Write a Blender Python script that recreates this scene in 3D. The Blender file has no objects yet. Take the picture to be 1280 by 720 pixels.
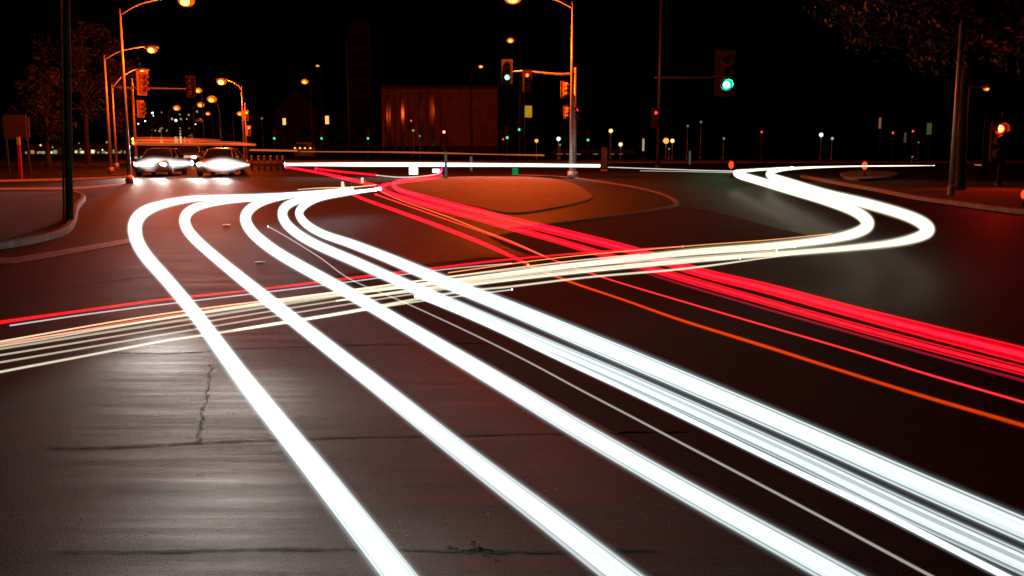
import bpy, bmesh, math, random
from mathutils import Vector, Matrix, noise
random.seed(7)
sc = bpy.context.scene
C = sc.collection
# ------------------------------------------------------------------ camera
W, H_IMG, F = 1280.0, 720.0, 1244.0
CAM_H, HORIZON = 2.0, 172.0
PITCH = math.atan((360.0 - HORIZON) / F)
cam_d = bpy.data.cameras.new('camera'); cam = bpy.data.objects.new('camera', cam_d); C.objects.link(cam)
cam_d.sensor_width = 36.0; cam_d.lens = 36.0 * F / W; cam_d.clip_end = 6000
cam.location = (0, 0, CAM_H); cam.rotation_euler = (math.pi / 2 - PITCH, 0, 0)
sc.camera = cam
# ------------------------------------------------------------------ night sky, exposure
world = bpy.data.worlds.new('World'); sc.world = world; world.use_nodes = True
bg = world.node_tree.nodes['Background']; bg.inputs['Color'].default_value = (0.9, 0.35, 0.25, 1); bg.inputs['Strength'].default_value = 0.0006
sc.view_settings.view_transform = 'Standard'; sc.view_settings.look = 'None'
sc.view_settings.exposure = -0.3; sc.view_settings.gamma = 1.0
cy = sc.cycles
cy.use_denoising = True; cy.max_bounces = 4; cy.diffuse_bounces = 2; cy.glossy_bounces = 2
cy.transmission_bounces = 3; cy.volume_bounces = 0; cy.transparent_max_bounces = 48
cy.sample_clamp_indirect = 3.0; cy.caustics_reflective = False; cy.caustics_refractive = False
# brightness of the things that give off light
HAZE = 0.0
LAMP_L, LAMP_W = 15.0, 3400.0

# ------------------------------------------------------------------ geometry helpers
CP, SP = math.cos(PITCH), math.sin(PITCH)
def ray(px, py):
    x = (px - W / 2) / F; v = (H_IMG / 2 - py) / F
    return Vector((x, CP + v * SP, -SP + v * CP))
def at(px, py, z=0.0):                 # point of the horizontal plane z
    d = ray(px, py); t = (z - CAM_H) / d.z
    return Vector((d.x * t, d.y * t, z))
def on(px, py, Y):                     # point of the vertical plane y = Y
    d = ray(px, py); t = Y / d.y
    return Vector((d.x * t, Y, CAM_H + d.z * t))
def gy(px, py): return at(px, py).y

def new_mat(name):
    m = bpy.data.materials.new(name); m.use_nodes = True
    return m, m.node_tree.nodes, m.node_tree.links
def pmat(name, col, rough=0.6, metal=0.0, var=0.25, scale=3.0, bump=0.0):
    m, n, l = new_mat(name); b = n['Principled BSDF']
    tc = n.new('ShaderNodeTexCoord'); nz = n.new('ShaderNodeTexNoise'); nz.inputs['Scale'].default_value = scale
    nz.inputs['Detail'].default_value = 5
    l.new(tc.outputs['Object'], nz.inputs['Vector'])
    r = n.new('ShaderNodeValToRGB'); e = r.color_ramp.elements
    e[0].position = 0.3; e[1].position = 0.7
    e[0].color = (*[c * (1 - var) for c in col], 1); e[1].color = (*[min(1, c * (1 + var)) for c in col], 1)
    l.new(nz.outputs['Fac'], r.inputs['Fac']); l.new(r.outputs['Color'], b.inputs['Base Color'])
    b.inputs['Roughness'].default_value = rough; b.inputs['Metallic'].default_value = metal
    if bump:
        bp = n.new('ShaderNodeBump'); bp.inputs['Strength'].default_value = bump; bp.inputs['Distance'].default_value = 0.02
        l.new(nz.outputs['Fac'], bp.inputs['Height']); l.new(bp.outputs['Normal'], b.inputs['Normal'])
    return m
def emat(name, col, strength):
    m, n, l = new_mat(name); n.remove(n['Principled BSDF'])
    e = n.new('ShaderNodeEmission'); e.inputs['Color'].default_value = (*col, 1); e.inputs['Strength'].default_value = strength
    l.new(e.outputs[0], n['Material Output'].inputs['Surface'])
    return m
def finish(name, bm, mat, parent=None, smooth=False):
    me = bpy.data.meshes.new(name); bmesh.ops.recalc_face_normals(bm, faces=bm.faces); bm.to_mesh(me); bm.free()
    if smooth: me.polygons.foreach_set('use_smooth', [True] * len(me.polygons))
    o = bpy.data.objects.new(name, me); C.objects.link(o)
    if mat: me.materials.append(mat)
    if parent is not None: o.parent = parent
    return o
def box(bm, c, s, rz=0.0, M=None):
    r = bmesh.ops.create_cube(bm, size=1.0)
    T = Matrix.Translation(Vector(c)) @ Matrix.Rotation(rz, 4, 'Z') @ Matrix.Diagonal((*s, 1))
    if M is not None: T = M @ T
    bmesh.ops.transform(bm, matrix=T, verts=r['verts']); return r['verts']
def bbox(bm, c, s, bev=0.02, rz=0.0):
    vs = box(bm, c, s, rz); es = set(e for v in vs for e in v.link_edges)
    bmesh.ops.bevel(bm, geom=list(es), offset=bev, segments=2, affect='EDGES')
def tube(bm, pts, rads, seg=12, caps=True, uv=False):
    pts = [Vector(p) for p in pts]
    if not hasattr(rads, '__len__'): rads = [rads] * len(pts)
    rings = []; side = None
    for i, p in enumerate(pts):
        a = pts[max(0, i - 1)]; b = pts[min(len(pts) - 1, i + 1)]
        t = (b - a).normalized()
        if abs(t.z) < 0.95: s = t.cross(Vector((0, 0, 1))).normalized()
        else: s = side or t.cross(Vector((0, 1, 0))).normalized()
        side = s; u = s.cross(t)
        rings.append([bm.verts.new(p + (s * math.cos(k * 2 * math.pi / seg) + u * math.sin(k * 2 * math.pi / seg)) * rads[i]) for k in range(seg)])
    for i in range(len(rings) - 1):
        for k in range(seg):
            bm.faces.new((rings[i][k], rings[i][(k + 1) % seg], rings[i + 1][(k + 1) % seg], rings[i + 1][k]))
    if caps:
        bm.faces.new(rings[0][::-1]); bm.faces.new(rings[-1])
    return rings
def ball(bm, c, s, seg=16):
    r = bmesh.ops.create_uvsphere(bm, u_segments=seg, v_segments=seg // 2, radius=1.0)
    if not hasattr(s, '__len__'): s = (s, s, s)
    bmesh.ops.transform(bm, matrix=Matrix.Translation(Vector(c)) @ Matrix.Diagonal((*s, 1)), verts=r['verts'])
def catmull(pts, n=10):
    P = [pts[0]] + list(pts) + [pts[-1]]; out = []
    for i in range(1, len(P) - 2):
        for k in range(n):
            t = k / n; row = []
            for j in range(len(P[0])):
                a, b, c, d = P[i - 1][j], P[i][j], P[i + 1][j], P[i + 2][j]
                row.append(0.5 * (2 * b + (c - a) * t + (2 * a - 5 * b + 4 * c - d) * t * t + (3 * b - a - 3 * c + d) * t ** 3))
            out.append(row)
    out.append(list(pts[-1])); return out
def tag(o, label, cat, group=None):
    o['label'] = label; o['category'] = cat
    if group: o['group'] = group
    return o
def thing(name, label, cat, loc=(0, 0, 0), group=None, rz=0.0):
    o = bpy.data.objects.new(name, None); C.objects.link(o); o.location = loc; o.rotation_euler = (0, 0, rz)
    o.empty_display_size = 0.2
    return tag(o, label, cat, group)
def structure(o, label):
    o['kind'] = 'structure'; o['label'] = label; return o

# ------------------------------------------------------------------ materials
def asphalt_mat(name, base, seed, rough=0.55, spec=.26):
    m, n, l = new_mat(name); b = n['Principled BSDF']
    tc = n.new('ShaderNodeTexCoord')
    def mapped(sx, sy, off, rot=0.0):
        mp = n.new('ShaderNodeMapping'); mp.inputs['Scale'].default_value = (sx, sy, 1); mp.inputs['Location'].default_value = (off, off, 0)
        mp.inputs['Rotation'].default_value = (0, 0, rot)
        l.new(tc.outputs['Object'], mp.inputs['Vector']); return mp
    def nz(mp, sc_, det, ro=0.6):
        x = n.new('ShaderNodeTexNoise'); x.inputs['Scale'].default_value = sc_; x.inputs['Detail'].default_value = det; x.inputs['Roughness'].default_value = ro
        l.new(mp.outputs[0], x.inputs['Vector']); return x
    def rng(src, a, bb, c, d):
        r = n.new('ShaderNodeMapRange'); r.inputs[1].default_value = a; r.inputs[2].default_value = bb
        r.inputs[3].default_value = c; r.inputs[4].default_value = d; l.new(src, r.inputs[0]); return r.outputs[0]
    def mul(a, c):
        x = n.new('ShaderNodeMath'); x.operation = 'MULTIPLY'; l.new(a, x.inputs[0]); l.new(c, x.inputs[1]); return x.outputs[0]
    patches = nz(mapped(1, 1, seed), 0.35, 6)
    streak = nz(mapped(0.35, 5.0, seed + 3, 0.03), 1.1, 8, 0.7)            # streaks of the moving light painted into the colour, with tyre wear
    fine = nz(mapped(3.0, 40.0, seed + 5, 0.03), 1.0, 4, 0.7)
    grit = nz(mapped(1, 1, seed + 9), 110.0, 3, 0.8)
    vor = n.new('ShaderNodeTexVoronoi'); vor.inputs['Scale'].default_value = 130.0; l.new(tc.outputs['Object'], vor.inputs['Vector'])
    f = mul(rng(patches.outputs['Fac'], .3, .7, .7, 1.25), rng(streak.outputs['Fac'], .34, .66, .3, 1.8))
    f = mul(f, rng(fine.outputs['Fac'], .3, .7, .6, 1.4))
    f = mul(f, rng(grit.outputs['Fac'], .42, .66, .2, 2.8))
    mx = n.new('ShaderNodeVectorMath'); mx.operation = 'SCALE'; mx.inputs[0].default_value = base; l.new(f, mx.inputs['Scale'])
    l.new(mx.outputs[0], b.inputs['Base Color'])
    l.new(rng(streak.outputs['Fac'], .3, .7, rough - .1, rough + .14), b.inputs['Roughness'])
    b.inputs['Specular IOR Level'].default_value = spec
    hsum = n.new('ShaderNodeMath'); hsum.operation = 'ADD'; l.new(grit.outputs['Fac'], hsum.inputs[0]); l.new(rng(vor.outputs['Distance'], 0, .6, 1, 0), hsum.inputs[1])
    bp = n.new('ShaderNodeBump'); bp.inputs['Strength'].default_value = 0.4; bp.inputs['Distance'].default_value = 0.003
    l.new(hsum.outputs[0], bp.inputs['Height']); l.new(bp.outputs['Normal'], b.inputs['Normal'])
    return m
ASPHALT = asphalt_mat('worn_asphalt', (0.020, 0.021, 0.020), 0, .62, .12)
ASPHALT_NEW_UNLIT = asphalt_mat('newer_and_unlit_asphalt', (0.013, 0.010, 0.009), 21, 0.85, .1)
CRACK = pmat('crack_tar', (0.006, 0.005, 0.005), 0.9, var=.3, scale=20)
CONCRETE = pmat('kerb_concrete', (0.22, 0.20, 0.17), 0.8, var=.3, scale=6, bump=.3)
PAVING = pmat('island_concrete', (0.17, 0.16, 0.14), 0.75, var=.25, scale=2.2, bump=.3)
PAINT = pmat('worn_road_paint', (0.30, 0.29, 0.26), 0.6, var=.6, scale=9)
GRASS = pmat('night_turf', (0.035, 0.05, 0.02), 0.9, var=.5, scale=30, bump=.8)
STEEL = pmat('galvanised_steel', (0.42, 0.40, 0.38), 0.45, metal=.4, var=.15, scale=5)
DARKSTEEL = pmat('dark_painted_steel', (0.05, 0.05, 0.05), 0.5, metal=.2, var=.2, scale=5)
WOOD = pmat('creosoted_wood', (0.022, 0.015, 0.012), 0.85, var=.4, scale=14, bump=.5)
HOUSING = pmat('signal_housing_paint', (0.55, 0.33, 0.05), 0.5, var=.15, scale=8)
HOUSING_D = pmat('signal_housing_black', (0.004, 0.004, 0.004), 0.8, var=.15, scale=8)
LENS_OFF = pmat('unlit_lens', (0.06, 0.03, 0.03), 0.2, var=.1)
BRICKY = pmat('brick_facade', (0.26, 0.17, 0.11), 0.98, var=.25, scale=1.4, bump=.2)
PLASTER = pmat('pale_render', (0.35, 0.30, 0.25), 0.85, var=.2, scale=1)
ROOF = pmat('dark_roof', (0.05, 0.045, 0.045), 0.8)
BARK = pmat('tree_bark', (0.025, 0.018, 0.014), 0.9, var=.4, scale=12, bump=.6)
LEAF = pmat('leaf_green', (0.011, 0.016, 0.008), 0.6, var=.4, scale=1.5)
LEAF2 = pmat('leaf_olive', (0.020, 0.018, 0.008), 0.6, var=.4, scale=1.5)
GLASS_D = pmat('dark_glass', (0.015, 0.017, 0.02), 0.08, var=.1)
RUBBER = pmat('tyre_rubber', (0.02, 0.02, 0.02), 0.8, var=.2)
SODIUM = emat('sodium_lens', (1.0, 0.34, 0.035), LAMP_L)
SODIUM_FAR = emat('sodium_lens_far', (1.0, 0.40, 0.04), 3)
YEL_FAR = emat('yellow_lens_far', (1.0, 0.62, 0.09), 1.4)
GREEN = emat('green_signal_lens', (0.02, 1.0, 0.5), 220)
GREEN_FAR = emat('green_signal_lens_far', (0.06, 1.0, 0.62), 2.2)
RED = emat('red_signal_lens', (1.0, 0.04, 0.008), 60)
RED_FAR = emat('red_signal_lens_far', (1.0, 0.05, 0.035), 3)
RIMS = {'green_signal_lens': emat('green_lens_rim', (0.0, 1.0, 0.5), .9), 'green_signal_lens_far': emat('green_lens_rim', (0.0, 1.0, 0.5), .6),
        'red_signal_lens': emat('red_lens_rim', (1.0, 0.015, 0.0), 1.0), 'red_signal_lens_far': emat('red_lens_rim', (1.0, 0.01, 0.01), .8), 'overhead_red_lens': emat('red_lens_rim', (1.0, 0.03, 0.0), 1.0)}
SOD_GLASS = emat('sodium_glass', (1.0, 0.14, 0.006), 1.2)
WHITE_FAR = emat('white_lens_far', (0.9, 1.0, 0.85), 5)
HEAD = emat('headlight_glass', (1.0, 1.0, 0.92), 60)
WIN = emat('lit_window', (1.0, 0.72, 0.30), 1.6)
WIN_GREEN = emat('greenish_lit_window', (.75, 1.0, .5), .35)
WIN_DIM = emat('dim_lit_window', (1.0, 0.55, 0.22), 0.45)

# ------------------------------------------------------------------ ground and roads
def sheet(name, poly, z, mat, label, kind=True):
    bm = bmesh.new(); vs = [bm.verts.new((p.x, p.y, z)) for p in poly]; f = bm.faces.new(vs)
    if f.normal.z < 0: bmesh.ops.reverse_faces(bm, faces=[f])
    bm.normal_update()
    me = bpy.data.meshes.new(name)
    if bm.faces[0:1] if False else False: pass
    bm.faces.ensure_lookup_table()
    bm.faces[0].normal_update()
    if bm.faces[0].normal.z < 0: bmesh.ops.reverse_faces(bm, faces=bm.faces[:])
    bmesh.ops.triangulate(bm, faces=bm.faces[:])
    bm.to_mesh(me); bm.free()
    o = bpy.data.objects.new(name, me); C.objects.link(o); me.materials.append(mat)
    return structure(o, label)
def slab(name, poly, z, mat, label):                          # raised area with vertical sides
    bm = bmesh.new(); vs = [bm.verts.new((p.x, p.y, 0.0)) for p in poly]; f = bm.faces.new(vs)
    r = bmesh.ops.extrude_face_region(bm, geom=[f]); bmesh.ops.translate(bm, vec=(0, 0, z), verts=[v for v in r['geom'] if isinstance(v, bmesh.types.BMVert)])
    bmesh.ops.triangulate(bm, faces=[q for q in bm.faces if len(q.verts) > 4])
    return structure(finish(name, bm, mat), label)
def ribbon_kerb(name, line, w, h, label, closed=False, mat=None):
    pts = [Vector((p[0], p[1], 0)) for p in line]; bm = bmesh.new(); n_ = len(pts); rings = []
    for i, p in enumerate(pts):
        a = pts[(i - 1) % n_] if closed else pts[max(0, i - 1)]; b = pts[(i + 1) % n_] if closed else pts[min(n_ - 1, i + 1)]
        t = (b - a).normalized(); s = Vector((-t.y, t.x, 0))
        rings.append([bm.verts.new(p + s * q + Vector((0, 0, zz))) for q, zz in ((-w / 2, -.02), (-w / 2, h * .8), (-w / 2 + .03, h), (w / 2 - .03, h), (w / 2, h * .8), (w / 2, -.02))])
    for i in range(n_ if closed else n_ - 1):
        A, B = rings[i], rings[(i + 1) % n_]
        for k in range(5): bm.faces.new((A[k], A[k + 1], B[k + 1], B[k]))
    if not closed: bm.faces.new(rings[0]); bm.faces.new(rings[-1][::-1])
    return structure(finish(name, bm, mat or CONCRETE), label)
def px_poly(pts, n=6, closed=True, z=0.0):
    P = list(pts)
    if closed: P = P + [P[0]]
    c = catmull(P, n)
    if closed: c = c[:-1]
    return [at(a, b, z) for a, b in c]

bm = bmesh.new(); vs = [bm.verts.new(v) for v in ((-1500, -60, 0), (1500, -60, 0), (1500, 3000, 0), (-1500, 3000, 0))]; bm.faces.new(vs)
structure(finish('road', bm, ASPHALT), 'worn grey asphalt of the wide road junction')
# newer asphalt patch, then a dark sheet painting in the unlit road
sheet('road_patch', px_poly([(610, 296), (700, 281), (770, 271), (850, 259), (905, 268), (965, 284), (1010, 296), (960, 304), (850, 315), (740, 322), (660, 318)], 4), .004, ASPHALT_NEW_UNLIT, 'newer black asphalt patch ahead of the curved kerb tip')
sheet('unlit_road_shade', [at(415, 345), at(640, 470), at(1180, 760), at(1700, 900), at(1700, 500), at(1280, 430), at(900, 352), at(760, 318), at(600, 322)], .004, ASPHALT_NEW_UNLIT, 'dark sheet painting the unlit asphalt under the red streaks')
# verge and kerb at the corner with the utility pole
verge = [at(-500, 372), at(-120, 326)] + [at(a, b) for a, b in catmull([(-60, 318), (0, 311), (50, 302), (80, 292), (91, 278), (95, 262), (104, 249), (92, 243)], 6)] + [at(-500, 243)]
slab('grass_verge', verge, .10, GRASS, 'dark grass verge round the utility pole')
ribbon_kerb('kerb', [(p.x, p.y) for p in verge[1:-1]], .16, .13, 'pale kerb curving round the dark verge')
sheet('painted_line', [at(-120, 333), at(22, 329), at(90, 317), at(165, 303), at(163, 298), at(85, 311), at(18, 322), at(-120, 325)], .004, PAINT, 'worn pale line painted across the side road')
# central islands
isl = px_poly([(470, 236), (510, 226), (580, 222), (660, 222), (712, 229), (738, 244), (733, 252), (690, 262), (640, 268), (590, 259), (530, 247)], 6)
slab('median_island', isl, .05, PAVING, 'concrete median island lit orange by the street lamp')
ln = [(640, 219), (700, 221), (745, 227), (795, 235), (832, 245), (846, 256), (825, 262), (770, 271), (700, 280), (640, 287)]
ribbon_kerb('curved_kerb', [(p.x, p.y) for p in px_poly(ln, 6, closed=False)], .14, .05, 'low kerb sweeping to a rounded tip beyond the median island')
isl2 = px_poly([(1050, 219), (1070, 216), (1110, 217), (1122, 221), (1095, 226), (1062, 226)], 5)
slab('traffic_island', isl2, .13, PAVING, 'small pale traffic island with the red beacon post')
# far verge behind the utility pole on the other side
v2l = [(p.x, p.y) for p in px_poly([(1003, 222), (1050, 231), (1100, 240), (1150, 250), (1200, 257), (1250, 264), (1330, 272), (1700, 300)], 5, closed=False)]
ribbon_kerb('roadside_kerb', v2l, .2, .13, 'pale kerb along the dark verge below the slim pole')
v2 = [Vector((x, y, 0)) for x, y in v2l] + [at(1800, 262), at(1500, 231), at(1200, 229), at(1090, 230)]
slab('roadside_verge', v2, .10, GRASS, 'dark verge below the slim leaning pole')
slab('lawn', [at(-60, 208), at(142, 208), at(150, 198), at(-60, 198)], .12, GRASS, 'mown lawn in front of the lit shop windows')
slab('far_pavement', [at(-900, 204), at(1900, 204), at(1900, 201.5), at(-900, 201.5)], .11, PAVING, 'far pavement along the cross street')
# cracks and joints in the near asphalt
def crack(pts, w, label, jit=.012, seed=0):
    rr = random.Random(seed); c = catmull(pts, 14); line = []
    for a, b in c:
        p = at(a, b); line.append(Vector((p.x + rr.uniform(-jit, jit), p.y + rr.uniform(-jit, jit), .004)))
    bm = bmesh.new(); prev = None
    for i, p in enumerate(line):
        t = (line[min(i + 1, len(line) - 1)] - line[max(0, i - 1)]).normalized(); s = Vector((-t.y, t.x, 0)); ww = w * rr.uniform(.35, 1.3)
        cur = (bm.verts.new(p + s * ww / 2), bm.verts.new(p - s * ww / 2))
        if prev: bm.faces.new((prev[0], prev[1], cur[1], cur[0]))
        prev = cur
    structure(finish('road_crack', bm, CRACK), label)
crack([(60, 560), (150, 559), (245, 554), (350, 550), (430, 547), (560, 545), (700, 542), (860, 541)], .03, 'tarred joint across the near asphalt', .006, 1)
crack([(70, 690), (200, 690), (350, 687), (480, 687), (560, 689), (700, 690), (820, 688)], .028, 'lowest tarred joint across the near asphalt', .006, 2)
crack([(140, 441), (220, 442), (300, 436), (400, 433), (520, 430), (620, 430)], .035, 'tarred joint below the crossing streaks', .01, 3)
crack([(264, 455), (258, 490), (252, 525), (247, 556)], .014, 'thin jagged crack running towards the camera', .022, 4)
crack([(560, 684), (585, 690), (600, 686), (632, 694)], .02, 'broken patch of cracks on the lowest joint', .02, 6)
crack([(592, 676), (603, 690), (622, 702)], .014, 'short crack through the broken patch', .02, 7)
crack([(0, 372), (80, 362), (150, 350), (205, 345)], .05, 'worn joint near the painted line', .02, 5)
bm = bmesh.new()
rr = random.Random(5)
for i in range(900):
    x, y = rr.uniform(-3.5, 2.5), rr.uniform(4.8, 11)
    s = rr.uniform(.002, .0045); ball(bm, (x, y, s * .5), (s, s, s * .7), 6)
o = finish('gravel', bm, pmat('pale_grit', (0.5, 0.48, 0.42), .5)); tag(o, 'pale grit scattered over the near asphalt', 'gravel'); o['kind'] = 'stuff'
# raised reflective road studs
STUD = pmat('road_stud_white', (0.7, 0.68, 0.6), 0.4)
for i, (a, b, lab) in enumerate([(283, 282, 'flat pale road stud in the lane inside the leftmost curve'), (325, 329, 'broken pale road stud beside the second streak')]):
    p = at(a, b); t = thing('road_stud', lab, 'road stud', p, 'raised studs on the asphalt', .2)
    bm = bmesh.new(); bbox(bm, (0, 0, .012), (.16, .1, .024), .008); finish('base', bm, STUD, t)
    bm = bmesh.new(); bbox(bm, (0, -.052, .014), (.1, .006, .012), .002); finish('reflector', bm, PAINT, t)

def point_light(parent, loc, col, power, radius=.15, spot=None, direction=None):
    ld = bpy.data.lights.new('lamp_light', 'SPOT' if spot else 'POINT'); ld.color = col; ld.energy = power; ld.shadow_soft_size = radius
    if spot: ld.spot_size = spot; ld.spot_blend = .6
    o = bpy.data.objects.new('lamp_light', ld); C.objects.link(o); o.parent = parent; o.location = loc
    if direction is not None: o.rotation_euler = Vector(direction).to_track_quat('-Z', 'Y').to_euler()
    return o
# ------------------------------------------------------------------ light streaks left by the traffic
def trail_mat(name, col, hot, near, far, dark=0.35, freq=9.0, seed=0.0):
    m, n, l = new_mat(name); n.remove(n['Principled BSDF'])
    uv = n.new('ShaderNodeUVMap'); uv.uv_map = 'UVMap'
    mp = n.new('ShaderNodeMapping'); mp.inputs['Scale'].default_value = (0.015, freq, 1); mp.inputs['Location'].default_value = (seed, seed * 3.7, 0)
    l.new(uv.outputs[0], mp.inputs[0])
    nz = n.new('ShaderNodeTexNoise'); nz.inputs['Scale'].default_value = 1.0; nz.inputs['Detail'].default_value = 4; nz.inputs['Roughness'].default_value = .65
    l.new(mp.outputs[0], nz.inputs['Vector'])
    r = n.new('ShaderNodeMapRange'); r.inputs[1].default_value = .36; r.inputs[2].default_value = .56; r.inputs[3].default_value = dark; r.inputs[4].default_value = 1.0
    l.new(nz.outputs['Fac'], r.inputs[0])
    sx = n.new('ShaderNodeSeparateXYZ'); l.new(uv.outputs[0], sx.inputs[0])
    g = n.new('ShaderNodeMapRange'); g.inputs[1].default_value = 12; g.inputs[2].default_value = 32; g.inputs[3].default_value = near; g.inputs[4].default_value = far
    at_ = n.new('ShaderNodeTexCoord'); s2 = n.new('ShaderNodeSeparateXYZ'); l.new(at_.outputs['Object'], s2.inputs[0]); l.new(s2.outputs['Y'], g.inputs[0])
    mu = n.new('ShaderNodeMath'); mu.operation = 'MULTIPLY'; l.new(r.outputs[0], mu.inputs[0]); l.new(g.outputs[0], mu.inputs[1])
    mixc = n.new('ShaderNodeMix'); mixc.data_type = 'RGBA'; mixc.inputs[6].default_value = (*col, 1); mixc.inputs[7].default_value = (*hot, 1); l.new(r.outputs[0], mixc.inputs[0])
    e = n.new('ShaderNodeEmission'); l.new(mixc.outputs[2], e.inputs['Color']); l.new(mu.outputs[0], e.inputs['Strength'])
    tr = n.new('ShaderNodeBsdfTransparent'); ad = n.new('ShaderNodeAddShader'); l.new(e.outputs[0], ad.inputs[0]); l.new(tr.outputs[0], ad.inputs[1])
    l.new(ad.outputs[0], n['Material Output'].inputs['Surface']); return m
VOLS = {}
def glow_mat(col, s):
    k = (col, round(s, 2))
    if k not in VOLS:
        m, n, l = new_mat('streak_glow'); n.remove(n['Principled BSDF'])
        e = n.new('ShaderNodeEmission'); e.inputs['Color'].default_value = (*col, 1); e.inputs['Strength'].default_value = s
        l.new(e.outputs[0], n['Material Output'].inputs['Volume']); VOLS[k] = m
    return VOLS[k]
def frame_line(line):
    out = []
    for i, p in enumerate(line):
        t = (line[min(len(line) - 1, i + 1)] - line[max(0, i - 1)]).normalized(); sd = t.cross(Vector((0, 0, 1))).normalized(); out.append((sd, sd.cross(t)))
    return out
def core_mesh(name, line, rad, mat, parent=None, seg=16):
    ln = [0.0]
    for i in range(1, len(line)): ln.append(ln[-1] + (line[i] - line[i - 1]).length)
    bm = bmesh.new(); uvl = bm.loops.layers.uv.new('UVMap'); rings = tube(bm, line, rad, seg, caps=False); idx = {}
    for i, rg in enumerate(rings):
        for k, v in enumerate(rg): idx[v] = (i, k)
    for f in bm.faces:
        ks = [idx[v][1] for v in f.verts]; wrap = (0 in ks and seg - 1 in ks)
        for lp in f.loops:
            i, k = idx[lp.vert]; lp[uvl].uv = (ln[i], (k + (seg if wrap and k == 0 else 0)) / seg)
    return finish(name, bm, mat, parent, smooth=True)
def streak(label, pts, z, mat, glow=None, gs=1.0, group=None, wd=6.0, core=.55, seg=16, n=12, strands=(), slim=1.0):
    """pts: (pixel x, pixel y[, width in pixels]) along the lamp's way at height z above the road.
    strands: thinner bright lines (sideways, upward offset; radius; all in units of the streak's radius)."""
    P = [(p[0], p[1], p[2] if len(p) > 2 else wd) for p in pts]
    c = catmull(P, n); line = []; rad = []
    for a, b, w in c:
        q = at(a, b, z); line.append(q); rad.append(max(.010, w * slim * .5 * q.y / F))
    o = core_mesh('light_streak', line, [r * core for r in rad], mat, None, seg); tag(o, label, 'light streak', group)
    if strands:
        fr = frame_line(line)
        for ds, du, rr_ in strands:
            l2 = [p + fr[i][0] * ds * rad[i] + fr[i][1] * du * rad[i] for i, p in enumerate(line)]
            core_mesh('strand', l2, [max(.004, r * rr_) for r in rad], mat, o, 8)
    if glow:
        R = sorted(rad)[len(rad) // 2]
        for nm, k, q in (('glow', .82, .75), ('middle_glow', 1.02, .3), ('outer_glow', 1.22, .07)):
            bm = bmesh.new(); tube(bm, line, [r * k for r in rad], seg)
            finish(nm, bm, glow_mat(glow, q * gs / (2 * R * k)), o, smooth=True)
    return o
WHT = (0.86, 0.98, 1.0); WG = (0.78, 0.95, 0.98)
g1 = 'white headlight streaks curving into the foreground'
def jm(k, near=.46, far=1.8, dark=.12, freq=3.5): return trail_mat('headlight_streak', (0.66, 0.76, 0.78), (0.97, 1.0, 0.98), near, far, dark, freq, k * 3.1)
streak('broad white streak looping widest and running to the bottom edge first', [(440, 238, 6), (400, 241, 7), (350, 244, 9), (300, 246, 10), (245, 248, 11), (205, 255, 13), (180, 265, 16), (169, 280, 18), (171, 300, 18), (184, 322, 19), (213, 355, 20), (250, 400, 22), (309, 480, 30), (402, 597, 42), (498, 720, 52), (580, 825, 62)], .65, jm(1), WG, .7, g1, strands=[(-.72, .1, .07), (.75, .2, .06), (-.58, .55, .05), (.5, -.6, .05)], slim=.88)
streak('second broad white streak, next to the widest loop', [(440, 237, 6), (400, 240, 7), (350, 245, 9), (310, 249, 9), (272, 253, 10), (243, 260, 12), (231, 273, 14), (238, 292, 15), (270, 322, 16), (338, 377, 20), (427, 447, 25), (472, 482, 28), (587, 573, 34), (690, 652, 42), (777, 720, 48), (900, 815, 56)], .65, jm(2), WG, .7, g1, strands=[(-.72, .1, .07), (.75, .2, .06), (-.58, .55, .05), (.5, -.6, .05)], slim=.88)
streak('third white streak between the second loop and the double streak', [(440, 236, 5), (400, 241, 7), (350, 247, 9), (320, 256, 12), (307, 270, 14), (312, 286, 15), (328, 302, 16), (357, 322, 17), (427, 361, 19), (489, 397, 21), (560, 439, 25), (634, 483, 29), (730, 541, 32), (854, 612, 36), (950, 665, 40), (1049, 720, 44), (1200, 805, 50)], .65, jm(3), WG, .7, g1, strands=[(-.72, .1, .07), (.75, .2, .06), (-.58, .55, .05), (.5, -.6, .05)], slim=.88)
streak('upper strand of the broad double streak crossing the frame', [(475, 236, 5), (440, 241, 7), (400, 248, 9), (380, 257, 11), (374, 268, 11), (384, 281, 12), (405, 293, 13), (440, 305, 15), (486, 323, 17), (560, 354, 21), (640, 386, 25), (740, 428, 30), (854, 476, 33), (1000, 539, 36), (1140, 601, 40), (1280, 662, 44), (1420, 722, 48)], .68, jm(4, .5), WG, .6, g1, strands=[(-.72, .1, .07), (.75, .2, .06), (-.58, .55, .05), (.5, -.6, .05)], slim=.88)
streak('middle strand of the broad double streak', [(470, 237, 5), (430, 241, 7), (385, 248, 9), (360, 256, 12), (353, 268, 13), (362, 284, 14), (390, 303, 15), (444, 327, 17), (500, 352, 18), (580, 387, 21), (680, 430, 22), (760, 464, 24), (854, 506, 27), (1000, 573, 32), (1140, 640, 38), (1280, 704, 42), (1420, 768, 46)], .64, jm(5, .45), WG, .5, g1, strands=[(-.72, .1, .07), (.75, .2, .06), (-.58, .55, .05), (.5, -.6, .05)], slim=.88)
streak('narrow lowest strand of the double streak', [(520, 370, 5), (600, 402, 7), (700, 449, 8), (780, 486, 9), (854, 521, 10), (980, 582, 12), (1100, 640, 14), (1260, 722, 16), (1400, 793, 18)], .60, trail_mat('dim_headlight_streak', (0.5, 0.6, 0.62), (0.9, 0.95, .95), .9, 1.2, .3, 6, 4.0), WG, .25, g1)
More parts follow.
